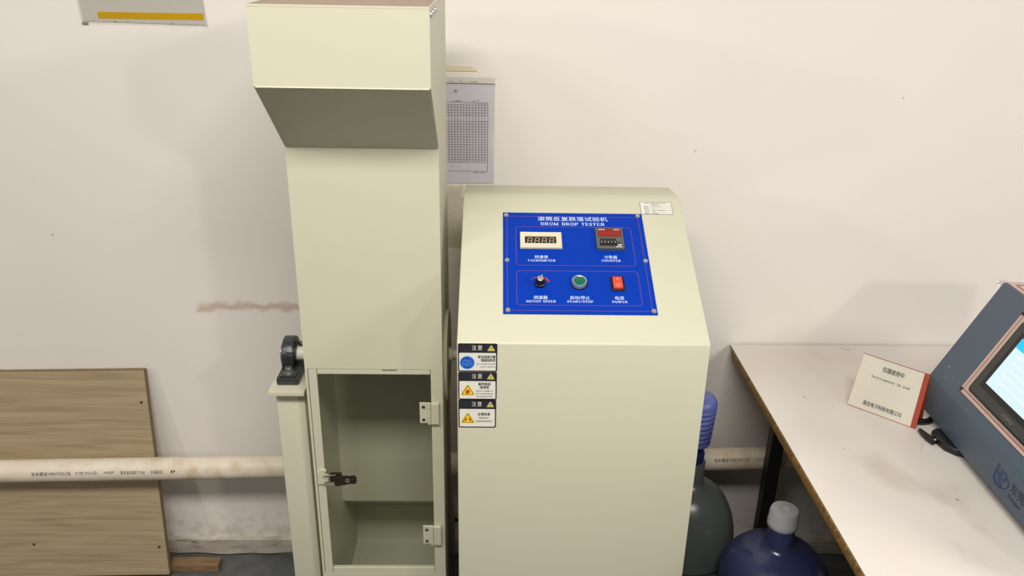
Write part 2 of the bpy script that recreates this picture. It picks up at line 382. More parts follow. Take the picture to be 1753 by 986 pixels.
# ------------------------------------------------------------------ control console
con = thing('control_console', (0.176, 1.62, 0.0), 'cream sheet metal control console with sloping blue panel right of the tall drum', 'machine')
CX0, CX1, CY0 = -0.067, 0.418, 1.40
prof = [(1.40, 0.0), (1.40, 1.10), (1.772, 1.2775), (1.792, 1.281), (1.897, 1.2705), (1.90, 1.262), (1.90, 0.0)]
MX = frame((0, 0, 0), (0, 1, 0), (0, 0, 1))      # local (y, z) polygon extruded along +X
b = MB(); b.prism([(y, z) for y, z in prof], CX0, CX1, MX, bev=0.0035, seg=2)
b.build('housing', cream, con, smooth=35)
# slope frame: origin on the lip's left corner, x right, y up the slope, z out of it; millimetres
vs_ = Vector((0, 0.372, 0.1775)).normalized()
MS = frame((CX0, CY0, 1.10), (1, 0, 0), vs_) @ Matrix.Scale(0.001, 4)
def up(z): return MS @ Matrix.Translation((0, 0, z))
b = MB(); b.box((88, 72, 0.2), (392, 361, 1.6), MS)
pan = b.build('control_panel', blue_pan, con)
b = MB(); line_rrect(b, 95.5, 80, 383.5, 350, 9, 2.0, 1.75, MS); line_rrect(b, 114.5, 202, 364, 318, 8, 2.0, 1.75, MS); line_rrect(b, 114.5, 94, 365.5, 188.5, 8, 2.0, 1.75, MS)
b.build('border_lines', red_ink, pan, label='thin dull red border lines')
b = MB()
for x, y in ((95, 351.5), (382.5, 353), (96.5, 216), (384, 217.5), (97.5, 81), (385, 81.3)):
    s_ = MB(); s_.lathe([(5.2, 1.7), (5.2, 2.6), (4.2, 4.2), (2.6, 4.4), (2.2, 3.4), (0, 3.2)], MS @ Matrix.Translation((x, y, 0)), 20)
    s_.build('screw', steel, pan, smooth=40)
b = MB()
text_bm(b, '滚筒反复跌落试验机', 10.4, up(1.9) @ Matrix.Translation((239, 341, 0)), width=152)
serif(b, 'DRUM DROP TESTER', 8.6, up(1.9) @ Matrix.Translation((238.5, 326.3, 0)), 139)
b.build('title_lettering', white_ink, pan, label='white panel title in Chinese and English')
for cn, en, x, y, w1, w2 in (('转速表', 'TACHOMETER', 167.8, 216.6, 28, 58), ('计数器', 'COUNTER', 312.6, 218.0, 27, 40), ('调速器', 'ADJUST SPEED', 162.5, 104.8, 28, 60), ('启动/停止', 'START/STOP', 241, 105, 40, 52), ('电源', 'POWER', 319.8, 105, 18, 31)):
    b = MB(); text_bm(b, cn, 7.4, up(1.9) @ Matrix.Translation((x, y + 9.4, 0)), width=w1)
    serif(b, en, 5.6, up(1.9) @ Matrix.Translation((x, y, 0)), w2)
    b.build('caption', white_ink, pan, label='white caption reading ' + en.lower())
b = MB(); b.add([(174, 172, 1.8), (186, 166, 1.8), (176, 176, 1.8)], [(0, 1, 2)], MS)
b.bm.free(); b = MB()
for i in range(8):
    a0 = R(20 + 130 * i / 8); a1 = R(20 + 130 * (i + 1) / 8); cx, cy = 162.5, 150; w0 = 22 + 0; t0 = 4.5 * (1 - i / 8) + .3; t1 = 4.5 * (1 - (i + 1) / 8) + .3
    b.add([(cx + (w0 - t0) * math.cos(a0), cy + (w0 - t0) * math.sin(a0), 1.9), (cx + w0 * math.cos(a0), cy + w0 * math.sin(a0), 1.9), (cx + w0 * math.cos(a1), cy + w0 * math.sin(a1), 1.9), (cx + (w0 - t1) * math.cos(a1), cy + (w0 - t1) * math.sin(a1), 1.9)], [(0, 1, 2, 3)], MS)
b.build('speed_scale', red_mark, pan, label='red tapering speed arc behind the knob')
# tachometer
b = MB(); fr_o = [(124, 250), (212.5, 250), (212.5, 296.5), (124, 296.5)]; fr_i = [(134, 262.5), (200.5, 262.5), (200.5, 283.5), (134, 283.5)]
def bezel_frame(mb, o, i, z0, z1, M, ch=1.2, zi=None):
    n = len(o); zi = z1 if zi is None else zi
    cx = sum(p[0] for p in o) / n; cy = sum(p[1] for p in o) / n
    def ins(p, d): return (p[0] - math.copysign(d, p[0] - cx), p[1] - math.copysign(d, p[1] - cy))
    rings = [[(*p, z0) for p in o], [(*p, z1 - ch) for p in o], [(*ins(p, ch), z1) for p in o], [(*p, zi) for p in i], [(*p, z0 + .3) for p in i]]
    vs = [mb.add(r_, [], M) for r_ in rings]
    for A, B in zip(vs, vs[1:]):
        for k in range(n): mb.bm.faces.new([A[k], A[(k + 1) % n], B[(k + 1) % n], B[k]])
bezel_frame(b, fr_o, fr_i, 1.4, 7.5, MS, 1.6, 6.5)
ta = b.build('tachometer', ivory, con, label='ivory framed four digit tachometer')
b = MB(); b.box((133.5, 262, 1.5), (201, 284, 4.2), MS); b.build('display', black_gl, ta)
SEG = {'a': (0, 1, 1, 1), 'b': (1, .5, 1, 1), 'c': (1, 0, 1, .5), 'd': (0, 0, 1, 0), 'e': (0, 0, 0, .5), 'f': (0, .5, 0, 1), 'g': (0, .5, 1, .5)}
def digits(mb, x, y, w_, h_, t, segs, z, M, sl=0.12):
    for s_ in segs:
        x0, y0, x1, y1 = SEG[s_]
        a = Vector((x + x0 * w_ + sl * y0 * h_, y + y0 * h_)); c = Vector((x + x1 * w_ + sl * y1 * h_, y + y1 * h_)); d = (c - a).normalized(); n_ = Vector((-d.y, d.x)) * t / 2; a += d * t * .55; c -= d * t * .55
        mb.add([(*(a - n_), z), (*(c - n_), z), (*(c + d * t * .45), z), (*(c + n_), z), (*(a + n_), z), (*(a - d * t * .45), z)], [(0, 1, 2, 3, 4, 5)], M)
b = MB()
for k in range(4): digits(b, 139.2 + 15.4 * k, 263.6, 8.6, 16.2, 1.7, 'abcefg', 4.35, MS)
b.build('digits', seg_off, ta, label='pale grey unlit digits')
# counter
b = MB(); bezel_frame(b, [(285, 247.5), (343.5, 247.5), (343.5, 310), (285, 310)], [(288.5, 251), (340, 251), (340, 306.5), (288.5, 306.5)], 1.4, 9.5, MS, 1.0, 9)
b.box((288.3, 250.8, 1.5), (340.2, 306.7, 7.8), MS)
co = b.build('counter', grey_pl, con, label='grey square counter with red display and thumbwheels')
b = MB(); b.box((288.6, 283, 7.6), (339.9, 306.4, 8.4), MS); rw = b.build('display', red_win, co)
b = MB()
for k in range(6): digits(b, 293.5 + 7.3 * k, 287.2, 4.2, 9.0, 1.1, 'abcdefg', 8.55, MS, 0.05)
b.build('digits', red_dk, co, label='dim red digits')
b = MB(); b.box((291, 302.6, 8.4), (306, 304.4, 8.55), MS); b.box((324, 302.6, 8.4), (337, 304.4, 8.55), MS); b.box((325.5, 252.3, 7.8), (338, 254.4, 8.0), MS)
b.box((330.5, 257.5, 7.8), (337.5, 260, 8.3), MS); b.build('print', stk_white, co)
b = MB(); b.box((292.5, 256, 7.6), (328.5, 270.5, 9.2), MS, bev=0.5)
for k in range(5): b.box((294 + 6.9 * k, 272.5, 7.6), (299 + 6.9 * k, 276.8, 9.6), MS, bev=0.6)
b.box((331, 262.5, 7.6), (335.5, 266.5, 9), MS, bev=0.5)
tw = b.build('thumbwheels', black_pl, co, label='row of black thumbwheels')
b = MB()
for k in range(5): text_bm(b, '0', 3.6, up(9.35) @ Matrix.Translation((296.5 + 6.9 * k, 265.4, 0)), bold=0.03)
b.build('wheel_digits', stk_white, co)
# knob
KM = MS @ Matrix.Translation((162.5, 151, 1.6))
b = MB(); b.lathe([(10.2, 0), (11.4, 1), (11.2, 5), (9.6, 6.5), (8.9, 15.5), (8.0, 17), (6.6, 17.2), (0, 17.1)], KM, 36)
kn = b.build('speed_knob', black_pl, con, smooth=30)
b = MB(); b.lathe([(6.6, 17.0), (6.6, 17.9), (6.1, 18.2), (0, 18.1)], KM, 30); b.build('knob_cap', steel, kn, smooth=30, label='spun silver knob cap')
b = MB(); b.box((3, 5.4, 17.8), (4.2, 9.2, 18.5), KM); b.box((-.5, -11, 2), (.5, -9.5, 6), KM); b.build('pointer', stk_white, kn)
# button
BM_ = MS @ Matrix.Translation((241.6, 151.5, 1.6))
b = MB(); b.lathe([(16.2, 0), (16.4, 3.2), (15.0, 3.4)], BM_, 40, cap=False); bb = b.build('start_stop_button', black_pl, con, smooth=30, label='green start stop button in a chrome ring')
b = MB(); b.lathe([(15.2, 3.0), (15.4, 9.6), (14.6, 11.4), (13.2, 11.8), (12.0, 11.2), (11.8, 8)], BM_, 48, cap=False); b.build('ring', chrome, bb, smooth=40)
b = MB(); b.lathe([(11.7, 7.8), (11.6, 8.8), (9, 9.5), (0, 9.7)], BM_, 40, cap=False); b.build('button_face', green_pl, bb, smooth=40)
# rocker
b = MB(); b.box((306, 133.5, 1.4), (333.5, 172, 4.6), MS, bev=1.0); sw = b.build('power_switch', black_pl, con, label='red power rocker switch in black frame')
b = MB(); b.add([(310.5, 137.5, 4.4), (329, 137.5, 4.4), (329, 168.5, 4.4), (310.5, 168.5, 4.4), (310.5, 137.5, 8.8), (329, 137.5, 8.8), (329, 153, 6.2), (310.5, 153, 6.2), (329, 168.5, 6.6), (310.5, 168.5, 6.6)],
                [(0, 1, 5, 4), (4, 5, 6, 7), (7, 6, 8, 9), (9, 8, 2, 3), (1, 2, 8, 6, 5), (0, 4, 7, 9, 3)], MS)
b.build('rocker', red_sw, sw)
b = MB(); ROT = MS @ Matrix.Translation((319.8, 145.5, 7.75)) @ Matrix.Rotation(math.atan2(-2.6, 15.5), 4, 'X')
ring_outline(b, [(3.3 * math.cos(a * .3927), 3.3 * math.sin(a * .3927)) for a in range(16)], [(2.2 * math.cos(a * .3927), 2.2 * math.sin(a * .3927)) for a in range(16)], 0.12, ROT)
b.box((319.0, 160, 6.5), (320.4, 165.5, 6.72), MS); b.build('rocker_marks', pink, sw)
# calibration label on the slope
b = MB(); b.box((391.5, 360.5, 0.2), (463.5, 402, 0.6), MS); cl = b.build('calibration_label', stk_white, con, label='small white printed calibration label')
b = MB(); line_rrect(b, 392, 361, 463, 401.5, 1, 0.9, 0.75, MS)
for k in range(6): b.box((413, 362.2 + 5.7 * k, 0.7), (461, 362.5 + 5.7 * k, 0.8), MS)
def dashes(mb, x0, x1, y, h_, z, M, pitch):
    x = x0
    while x < x1:
        w_ = pitch * random.uniform(.45, .8); q = random.uniform(.6, 1)
        mb.box((x, y - h_ * q / 2, z), (min(x + w_, x1), y + h_ * q / 2, z + 0.06), M); x += pitch
dashes(b, 403, 450, 397.2, 3.0, 0.7, MS, 2.3); dashes(b, 418, 434, 391.3, 2.6, 0.7, MS, 2.2)
for k in range(5): dashes(b, 400, 412, 386 - 5.6 * k, 2.6, 0.7, MS, 2.0)
b.build('label_print', ink, cl)
b = MB()
for k, e in enumerate((440, 424, 447, 426, 432)): dashes(b, 417, e, 386 - 5.6 * k, 1.7, 0.7, MS, 1.9)
b.build('label_entries', grey_ink, cl)

# warning stickers on the front face: local frame mm, x right, z up, facing -Y
def warn_sticker(x0, ztop, w_, h_, kind, lab):
    M = frame((x0, CY0 - 0.0004, ztop), (1, 0, 0), (0, 0, 1)) @ Matrix.Scale(0.001, 4)   # y negative = downward
    def U(z): return M @ Matrix.Translation((0, 0, z))
    b = MB(); b.prism(rrect(0, -h_, w_, 0, 3), -0.2, 0.2, M); st_ = b.build('warning_sticker', stk_black, con, label=lab)
    hh = h_ * 0.31
    b = MB(); b.prism(rrect(1.8, -hh, w_ - 1.8, -1.8, 1.2), 0.15, 0.35, M); b.build('header_band', stk_head, st_)
    b = MB(); b.prism(rrect(2.0, -h_ + 2.2, w_ - 2.2, -hh - 1.2, 1.6), 0.15, 0.35, M); b.build('white_field', stk_white, st_)
    b = MB(); text_bm(b, '注', 8.4, U(.5) @ Matrix.Translation((w_ * .41, -hh * .52, 0)), width=8.6); text_bm(b, '意', 8.4, U(.5) @ Matrix.Translation((w_ * .56, -hh * .52, 0)), width=8.6)
    def tri(mb, cx, cy, r_, z, t=None):
        P = [(cx + r_ * math.cos(R(a)), cy + r_ * math.sin(R(a))) for a in (90, 210, 330)]
        o = []
        for i in range(3):
            p = Vector(P[i]); a = (Vector(P[i - 1]) - p).normalized(); c = (Vector(P[(i + 1) % 3]) - p).normalized()
            for k in range(5):
                f = k / 4; q = p + (a * (1 - f) ** 2 + c * f ** 2) * r_ * .28
                o.append((q.x, q.y))
        if t is None: mb.add([(*q, z) for q in o], [tuple(range(len(o)))], M)
        else:
            i_ = [(cx + (q[0] - cx) * (1 - t), cy + (q[1] - cy) * (1 - t)) for q in o]; ring_outline(mb, o, i_, z, M)
    tx, ty = w_ * .845, -hh * .60
    tri(b, tx, ty, 9.0, .5, .12); b.build('header_print', stk_white, st_)
    b = MB(); tri(b, tx, ty, 6.6, .5)
    if kind > 0:
        b2 = MB(); tri(b2, w_ * .245, -h_ * .70, 17.2, .5, .14); b2.build('triangle_border', stk_yel, st_)
    b.build('warning_triangle', stk_yel, st_)
    b = MB(); b.box((tx - .8, ty - 1, .55), (tx + .8, ty + 3.4, .6), M); b.box((tx - .8, ty - 2.6, .55), (tx + .8, ty - 1.6, .6), M)
    T = {0: (('使用前請仔細', 5.2, .36, 33), ('閱讀說明書', 5.2, .48, 27), ('READ THE INSTRUCTION BOOK', 2.7, .61, 36), ('CAREFULLY BEFORE USE', 2.7, .71, 29)),
         1: (('嚴禁傾斜', 5.2, .44, 24), ('或倒置', 5.2, .56, 18), ('STRICTLY FORBID TO', 3.3, .69, 34), ('TILT TO ONE SIDE OR', 3.3, .79, 34), ('SET UPSIDE DOWN', 3.3, .89, 31)),
         2: (('定期保養', 5.4, .52, 24), ('PERIODIC', 4.2, .65, 20), ('MAINTENANCE', 4.2, .77, 32))}[kind]
    for s_, sz, fy, wd in T:
        cx = w_ * .95 - wd / 2 if kind == 0 else w_ * .68
        cjk = ord(s_[0]) > 1000
        text_bm(b, s_, sz * (1.0 if cjk else .9), U(.5) @ Matrix.Translation((cx, -h_ * (fy + (.12 if kind == 0 else 0)), 0)), width=wd, bold=0.04 if cjk else 0.02)
    if kind > 0:
        tri(b, w_ * .245, -h_ * .70, 15.4, .45); 
    b.build('print', ink, st_)
    cx, cy = w_ * .245, -h_ * .68
    if kind == 0:
        b = MB(); b.lathe([(14.2, .3), (14.2, .5)], M @ Matrix.Translation((cx - 1, cy, 0)), 40); b.build('instruction_disc', stk_blue2, st_)
        b = MB(); b.lathe([(12.6, .3), (12.6, .6)], M @ Matrix.Translation((cx - 1, cy, 0)), 40); b.build('disc_field', stk_blue, st_)
        b = MB(); c0 = cx - 1
        for sg in (-1, 1):
            for (x0_, y0_, x1_, y1_) in ((0, -7, 9, -5.5), (9, -5.5, 9, 3), (9, 3, 5, 4.5), (5, 4.5, 0, 2.5), (2, -1, 7, 0), (2, -3.5, 7, -2.5), (1, 5, 6, 8)):
                a = Vector((c0 + sg * x0_, cy + y0_)); e = Vector((c0 + sg * x1_, cy + y1_)); d = (e - a).normalized(); n_ = Vector((-d.y, d.x)) * .55
                b.add([(*(a - n_), .7), (*(e - n_), .7), (*(e + n_), .7), (*(a + n_), .7)], [(0, 1, 2, 3)], M)
        b.box((c0 - .5, cy - 8, .65), (c0 + .5, cy + 3, .72), M); b.build('book_symbol', stk_blue2, st_)
    else:
        b = MB(); tri(b, w_ * .245, -h_ * .70, 12.4, .55); b.build('pictogram_field', stk_yel2, st_)
        b = MB()
        if kind == 1:
            for a in range(7):
                A = R(20 + a * 47); d = Vector((math.cos(A), math.sin(A))); n_ = Vector((-d.y, d.x)) * .9; p = Vector((cx, cy - 2)); q = p + d * (4.5 + (a % 3))
                b.add([(*(p - n_), .65), (*(q - n_), .65), (*(q + n_), .65), (*(p + n_), .65)], [(0, 1, 2, 3)], M)
            b.lathe([(3.2, .6), (3.2, .68)], M @ Matrix.Translation((cx, cy - 2, 0)), 12)
        else:
            for sg in (-1, 1):
                P = [(cx + sg * 1.0, cy + 1), (cx + sg * 3.4, cy + 2), (cx + sg * 7.4, cy - 3.4), (cx + sg * 5.8, cy - 5.4), (cx + sg * 3.6, cy - 4.2), (cx + sg * 2.6, cy - 1.8)]
                b.add([(*p, .65) for p in P], [tuple(range(6))], M)
        b.build('pictogram', stk_org, st_)
warn_sticker(-0.0645, 1.0995, 74.5, 60.0, 0, 'sticker with blue book disc and black header')
warn_sticker(-0.0645, 1.0385, 74.2, 61.0, 1, 'sticker with yellow triangle warning against tilting')
warn_sticker(-0.0645, 0.9770, 73.5, 63.0, 2, 'sticker with yellow triangle asking for periodic maintenance')

# ------------------------------------------------------------------ drop drum
PZ, PY = 0.90, 1.74
DX0, DX1 = -0.409, -0.1085
DR = thing('tumbling_drum', (-0.259, PY, 0.10), 'tall cream metal drop drum with overhanging head and clear door, left of the console', 'machine')
Pf = [(1.43, 1.700), (1.43, 1.5685), (1.60, 1.4270)]
pf = Pf + [(1.60, 0.10), (2.05, 0.10), (2.05, 0.2315), (1.88, 0.373), (1.88, 1.700)]
t = 0.0025
OX0, OX1, OZ0, OZ1 = -0.4035, -0.1345, 0.368, 0.9345       # door opening
b = MB()
for x0, x1 in ((DX0, DX0 + t), (DX1 - t, DX1)): b.prism(pf, x0, x1, MX)
segs = [(pf[0], pf[1]), (pf[1], pf[2]), (pf[3], pf[4]), (pf[4], pf[5]), (pf[5], pf[6]), (pf[6], pf[7])]
xi0, xi1 = DX0 + t, DX1 - t
def slab(p, q, x0, x1, inside=(1.75, 0.9)):
    d = Vector((q[0] - p[0], q[1] - p[1])).normalized(); n_ = Vector((-d.y, d.x)); mid = Vector(((p[0] + q[0]) / 2, (p[1] + q[1]) / 2))
    if n_.dot(Vector(inside) - mid) < 0: n_ = -n_
    P = [Vector(p), Vector(q), Vector(q) + n_ * t, Vector(p) + n_ * t]
    b.prism([(v.x, v.y) for v in P], x0, x1, MX)
for p, q in segs: slab(p, q, xi0, xi1)
slab((1.60, 0.10), (1.60, OZ0), xi0, xi1); slab((1.60, OZ1), (1.60, 1.4270), xi0, xi1)
slab((1.60, OZ0), (1.60, OZ1), xi0, OX0); slab((1.60, OZ0), (1.60, OZ1), OX1, xi1)
# folded flanges seen along the sides and the foot
b.box((xi0, 1.602, 0.1025), (xi0 + 0.018, 2.047, 0.106));
b.build('drum_shell', cream, DR)
b = MB(); b.box((DX0 + 0.001, 1.432, 1.6975), (DX1 - 0.001, 1.879, 1.700)); b.build('top_cover', brown_top, DR, label='brown top cover plate')
b = MB(); e = 0.0022
b.box((DX0 - .0004, 1.4296, 1.6975), (DX1 + .0004, 1.4318, 1.7012)); b.box((DX0 - .0004, 1.43, 1.6975), (DX0 + e, 1.88, 1.7012)); b.box((DX1 - e, 1.43, 1.6975), (DX1 + .0004, 1.88, 1.7012))
b.build('cover_rim', cream, DR)
for y, z in ((1.452, 1.688), (1.500, 1.688), (1.555, 1.688)):
    MXs = frame((DX1, y, z), (0, 1, 0), (0, 0, 1)); s_ = MB(); s_.lathe([(0.006, 0), (0.0058, 0.002), (0.004, 0.0042), (0, 0.005)], MXs, 20, cap=False); s_.build('cover_screw', steel, DR, smooth=50)
# door: cream trim + acrylic leaf, latch, two hinges
d0 = 1.601
b = MB()
b.box((OX0 + .001, d0, OZ0 + .001), (OX0 + .0195, d0 + .010, OZ1 - .001), bev=0.0008)
b.box((OX0 + .0205, d0, OZ1 - .0135), (OX1 - .001, d0 + .010, OZ1 - .001), bev=0.0008)
b.box((OX0 + .0205, d0, OZ0 + .001), (OX1 - .001, d0 + .010, OZ0 + .0165), bev=0.0008)
door = b.build('door', cream, DR, label='hinged door with cream edge strips and clear acrylic pane')
b = MB(); b.box((OX0 + .0208, d0 + .001, OZ0 + .0168), (OX1 - .0005, d0 + .005, OZ1 - .0138)); b.build('acrylic_pane', acrylic, door)
b = MB(); b.box((-0.240, 1.5992, OZ1 - .0028), (-0.208, 1.6009, OZ1 - .0010)); b.build('door_stop', steel, DR)
def hinge(zc):
    yf = 1.5985; hh = 0.026
    b = MB(); b.box((-0.1605, yf - .003, zc - hh), (-0.1415, yf + .001, zc + hh), bev=.0006); b.box((-0.1345, yf - .009, zc - hh), (-0.1175, yf + .001, zc + hh), bev=.0008)
    b.box((-0.1362, yf - .005, zc - hh * .35), (-0.134, yf, zc + hh * .35))
    h = b.build('hinge', cream, DR, label='cream two leaf hinge')
    b = MB(); b.cyl((-0.1385, yf - .005, zc - hh - .001), (-0.1385, yf - .005, zc - hh * .42), .0038, 14); b.cyl((-0.1385, yf - .005, zc - hh * .38), (-0.1385, yf - .005, zc + hh * .52), .0038, 14); b.cyl((-0.1385, yf - .005, zc + hh * .56), (-0.1385, yf - .005, zc + hh + .001), .0038, 14)
    b.build('hinge_pin', cream, h, smooth=40)
    for dz in (-.0175, .0155):
        s_ = MB(); Mh = frame((-0.1518, yf - .003, zc + dz), (1, 0, 0), (0, 0, 1)); s_.lathe([(.0038, 0), (.0036, .0012), (.0022, .0026), (.001, .0016), (0, .0012)], Mh, 16, cap=False); s_.build('hinge_screw', darksteel, h, smooth=50)
hinge(0.8265); hinge(0.4885)
# toggle latch
b = MB(); b.box((-0.4015, 1.596, 0.632), (-0.3835, 1.601, 0.668), bev=.001)
b.add([(-0.3835, 1.5955, 0.662), (-0.376, 1.5905, 0.657), (-0.376, 1.5905, 0.645), (-0.3835, 1.5955, 0.640), (-0.3835, 1.6005, 0.662), (-0.376, 1.6005, 0.657), (-0.376, 1.6005, 0.645), (-0.3835, 1.6005, 0.640)], [(0, 1, 2, 3), (0, 4, 5, 1), (1, 5, 6, 2), (2, 6, 7, 3), (4, 7, 6, 5), (0, 3, 7, 4)])
b.prism([(-0.3955, 0.672), (-0.380, 0.672), (-0.3795, 0.668), (-0.3955, 0.668)], -1.601, -1.596, frame((0, 0, 0), (1, 0, 0), (0, 0, 1)))
kp = b.build('latch_keeper', cream, DR, label='cream latch keeper')
b = MB(); b.tube([(-0.384, 1.592, 0.659), (-0.386, 1.588, 0.662), (-0.372, 1.588, 0.664), (-0.357, 1.590, 0.662)], .0013, 8); b.tube([(-0.384, 1.592, 0.643), (-0.386, 1.588, 0.640), (-0.372, 1.588, 0.638), (-0.357, 1.590, 0.640)], .0013, 8)
lt = b.build('toggle_latch', chrome, DR, smooth=40, label='dark chrome toggle latch')
b = MB(); b.cyl((-0.358, 1.590, 0.636), (-0.358, 1.590, 0.666), .0035, 16, .0005); b.box((-0.372, 1.5945, 0.640), (-0.345, 1.602, 0.663), bev=.001)
b.build('latch_base', darksteel, lt, smooth=40)
Ml = frame((-0.357, 1.589, 0.650), (math.cos(R(5)), 0, math.sin(R(5))), (-math.sin(R(5)), 0, math.cos(R(5))))
b = MB(); b.prism([(-.002, -.0145), (.020, -.0120), (.034, -.0100), (.044, -.0115), (.048, -.005), (.048, .005), (.044, .0105), (.034, .0098), (.020, .0115), (-.002, .0125)], 0, .005, Ml, bev=.0008)
b.build('latch_lever', darksteel, lt, smooth=30)
b = MB(); b.lathe([(.0046, .005), (.0046, .0062), (.003, .0062), (.003, .0052)], Ml @ Matrix.Translation((.0275, 0, 0)), 20, cap=False); b.build('lever_rivet', chrome, lt, smooth=30)
# flange + shaft
b = MB(); MXf = frame((DX1, PY, PZ), (0, 1, 0), (0, 0, 1)); b.lathe([(.106, 0), (.107, .004), (.105, .007), (.0, .007)], MXf, 64, cap=False)
fl = b.build('flange', cream_in, DR, smooth=40, label='round flange on the drum side')
b = MB(); b.cyl((DX1 + .007, PY, PZ), (-0.0676, PY, PZ), .0125, 28); b.cyl((DX1 + .006, PY, PZ), (DX1 + .017, PY, PZ), .0165, 28, .002); b.build('drive_shaft', cream, DR, smooth=40)

# ------------------------------------------------------------------ stand + pillow block bearing
SD = thing('support_stand', (-0.46, PY, 0.0), 'cream square post standing left of the drum and carrying the black bearing', 'machine stand')
SZ = 0.862
b = MB(); b.box((-0.502, 1.622, SZ - .010), (-0.421, 1.858, SZ), bev=.0008); b.build('top_plate', cream, SD)
b = MB(); b.box((-0.492, 1.645, 0.0), (-0.426, 1.835, SZ - .010), bev=.004); b.build('post', cream, SD, smooth=35)
b = MB(); b.box((-0.520, 1.60, 0.0), (-0.421, 1.88, 0.012), bev=.001); b.build('foot_plate', cream, SD)
b = MB(); b.prism([(-.006, 0), (.006, 0), (.004, -.003), (-.004, -.003)], 0, .01, frame((-0.462, 1.64, SZ - .010), (1, 0, 0), (0, 0, 1))); b.build('bolt_nut', blk_steel, SD)
BR = thing('bearing_block', (-0.465, PY, SZ), 'black cast pillow block bearing bolted on top of the cream post', 'bearing')
xb0, xb1 = -0.490, -0.440
b = MB()
b.prism(rrect(xb0, PY - .086, xb1, PY + .086, .006), SZ, SZ + .016, None, bev=.0015)
b.prism(rrect(xb0 + .006, PY - .080, xb1 - .006, PY - .048, .005), SZ + .0155, SZ + .020, None, bev=.001)
MXb = frame((0, PY, 0), (0, 1, 0), (0, 0, 1))
hp = [(-.040, SZ + .015), (.040, SZ + .015)] + [(.042 * math.cos(R(a)), PZ + .042 * math.sin(R(a))) for a in range(-10, 191, 10)]
b.prism(hp, -0.487, -0.460, MXb, bev=.003)
b.build('housing', cast, BR, smooth=35)
b = MB(); b.lathe([(.031, 0), (.031, .003), (.025, .004), (.025, -.001)], frame((-0.4605, PY, PZ), (0, 1, 0), (0, 0, 1)), 40, cap=False); b.build('seal', black_pl, BR, smooth=30)
b = MB(); b.lathe([(.0205, 0), (.0205, .003), (.0168, .0035), (.0, .0035)], frame((-0.4595, PY, PZ), (0, 1, 0), (0, 0, 1)), 40, cap=False); b.build('inner_ring', chrome, BR, smooth=40); b = MB()
b.lathe([(.030, 0), (.030, .004), (.022, .007), (.016, .007), (.015, .004), (0, .004)], frame((-0.487, PY, PZ), (0, 0, 1), (0, 1, 0)), 40, cap=False); b.build('outer_seal', chrome, BR, smooth=40)
b = MB(); b.cyl((DX0 - .0003, PY, PZ), (-0.4560, PY, PZ), .0160, 28); b.build('idler_shaft', white_pl, BR, smooth=40, label='white shaft stub between bearing and drum')
for y in (PY - .064, PY + .064):
    s_ = MB(); s_.lathe([(.0135, .020), (.0135, .0225), (.0075, .0228), (.0075, .034), (.0068, .035), (.0045, .035), (.0042, .030), (0, .030)], Matrix.Translation((-0.465, y, SZ)), 28, cap=False)
    s_.build('bolt', bolt_m, BR, smooth=40, label='steel socket bolt on washer')

# ------------------------------------------------------------------ table
TZ = 0.755
TB = thing('work_table', (1.55, 1.30, 0.0), 'white topped table with chipped brown edge along the wall, right of the console', 'table')
b = MB(); n = 70; y0, y1 = 0.35, 2.094; x0 = 0.676; x1 = 2.5
b.box((x0 + .004, y0, TZ - .0015), (x1, y1, TZ)); b.build('tabletop', table_m, TB)
b = MB()
rows = []
for i in range(n + 1):
    y = y0 + (y1 - .0 - y0) * i / n; j = .0012 * noise.noise(Vector((y * 23, 0, 0))) + .0008 * noise.noise(Vector((y * 80, 5, 0)))
    rc = .014 * max(0, 1 - (y1 - y) / .03) ** 2
    rows.append(b.add([(x0 + .012 + rc + j, y, TZ - .0002), (x0 + .002 + rc + j, y, TZ - .003), (x0 + rc, y, TZ - .012), (x0 + .003 + rc + j, y, TZ - .026), (x0 + .2, y, TZ - .026), (x0 + .2, y, TZ - .0016)], []))
for A, B in zip(rows, rows[1:]):
    for k in range(6): b.bm.faces.new([A[k], A[(k + 1) % 6], B[(k + 1) % 6], B[k]])
b.bm.faces.new(rows[0]); b.bm.faces.new(rows[-1][::-1])
b.box((x0 + .2, y0, TZ - .026), (x1, y1, TZ - .0016))
b.build('table_board', tedge_m, TB, smooth=30, label='brown chipped board edge')
for x, y in ((0.790, 1.93), (0.790, 0.55), (2.4, 1.93), (2.4, 0.55)):
    s_ = MB(); s_.box((x - .018, y - .018, 0), (x + .018, y + .018, TZ - .026), bev=.002); s_.build('leg', blk_steel, TB)
b = MB(); b.box((0.808, 1.915, TZ - .066), (2.382, 1.945, TZ - .026)); b.box((0.808, .535, TZ - .066), (2.382, .565, TZ - .026)); b.box((0.775, .568, TZ - .066), (0.805, 1.912, TZ - .026));
b.build('rail', blk_steel, TB)
b = MB()
for (x, y, L, w_, a) in ((1.008, 2.066, .020, .0028, -8), (.993, 2.075, .010, .0018, 30), (.965, 1.385, .007, .0045, -50), (.79, 1.80, .009, .0025, -30), (.80, 1.57, .006, .002, 10), (.985, 1.58, .045, .0008, 62), (1.0, 2.075, .02, .0012, 70)):
    Ms = Matrix.Translation((x, y, TZ + .00035)) @ Matrix.Rotation(R(a), 4, 'Z'); P = []
    for q in range(10): A = q * .6283; P.append((L / 2 * math.cos(A) * (1 + .2 * math.sin(3 * A)), w_ / 2 * math.sin(A) * (1 + .3 * math.cos(2 * A)), 0))
    b.add(P, [tuple(range(10))], Ms)
b.build('scuff_marks', mat('table_scuff', (110, 98, 88), .7), TB, label='small dark scuffs on the white top')
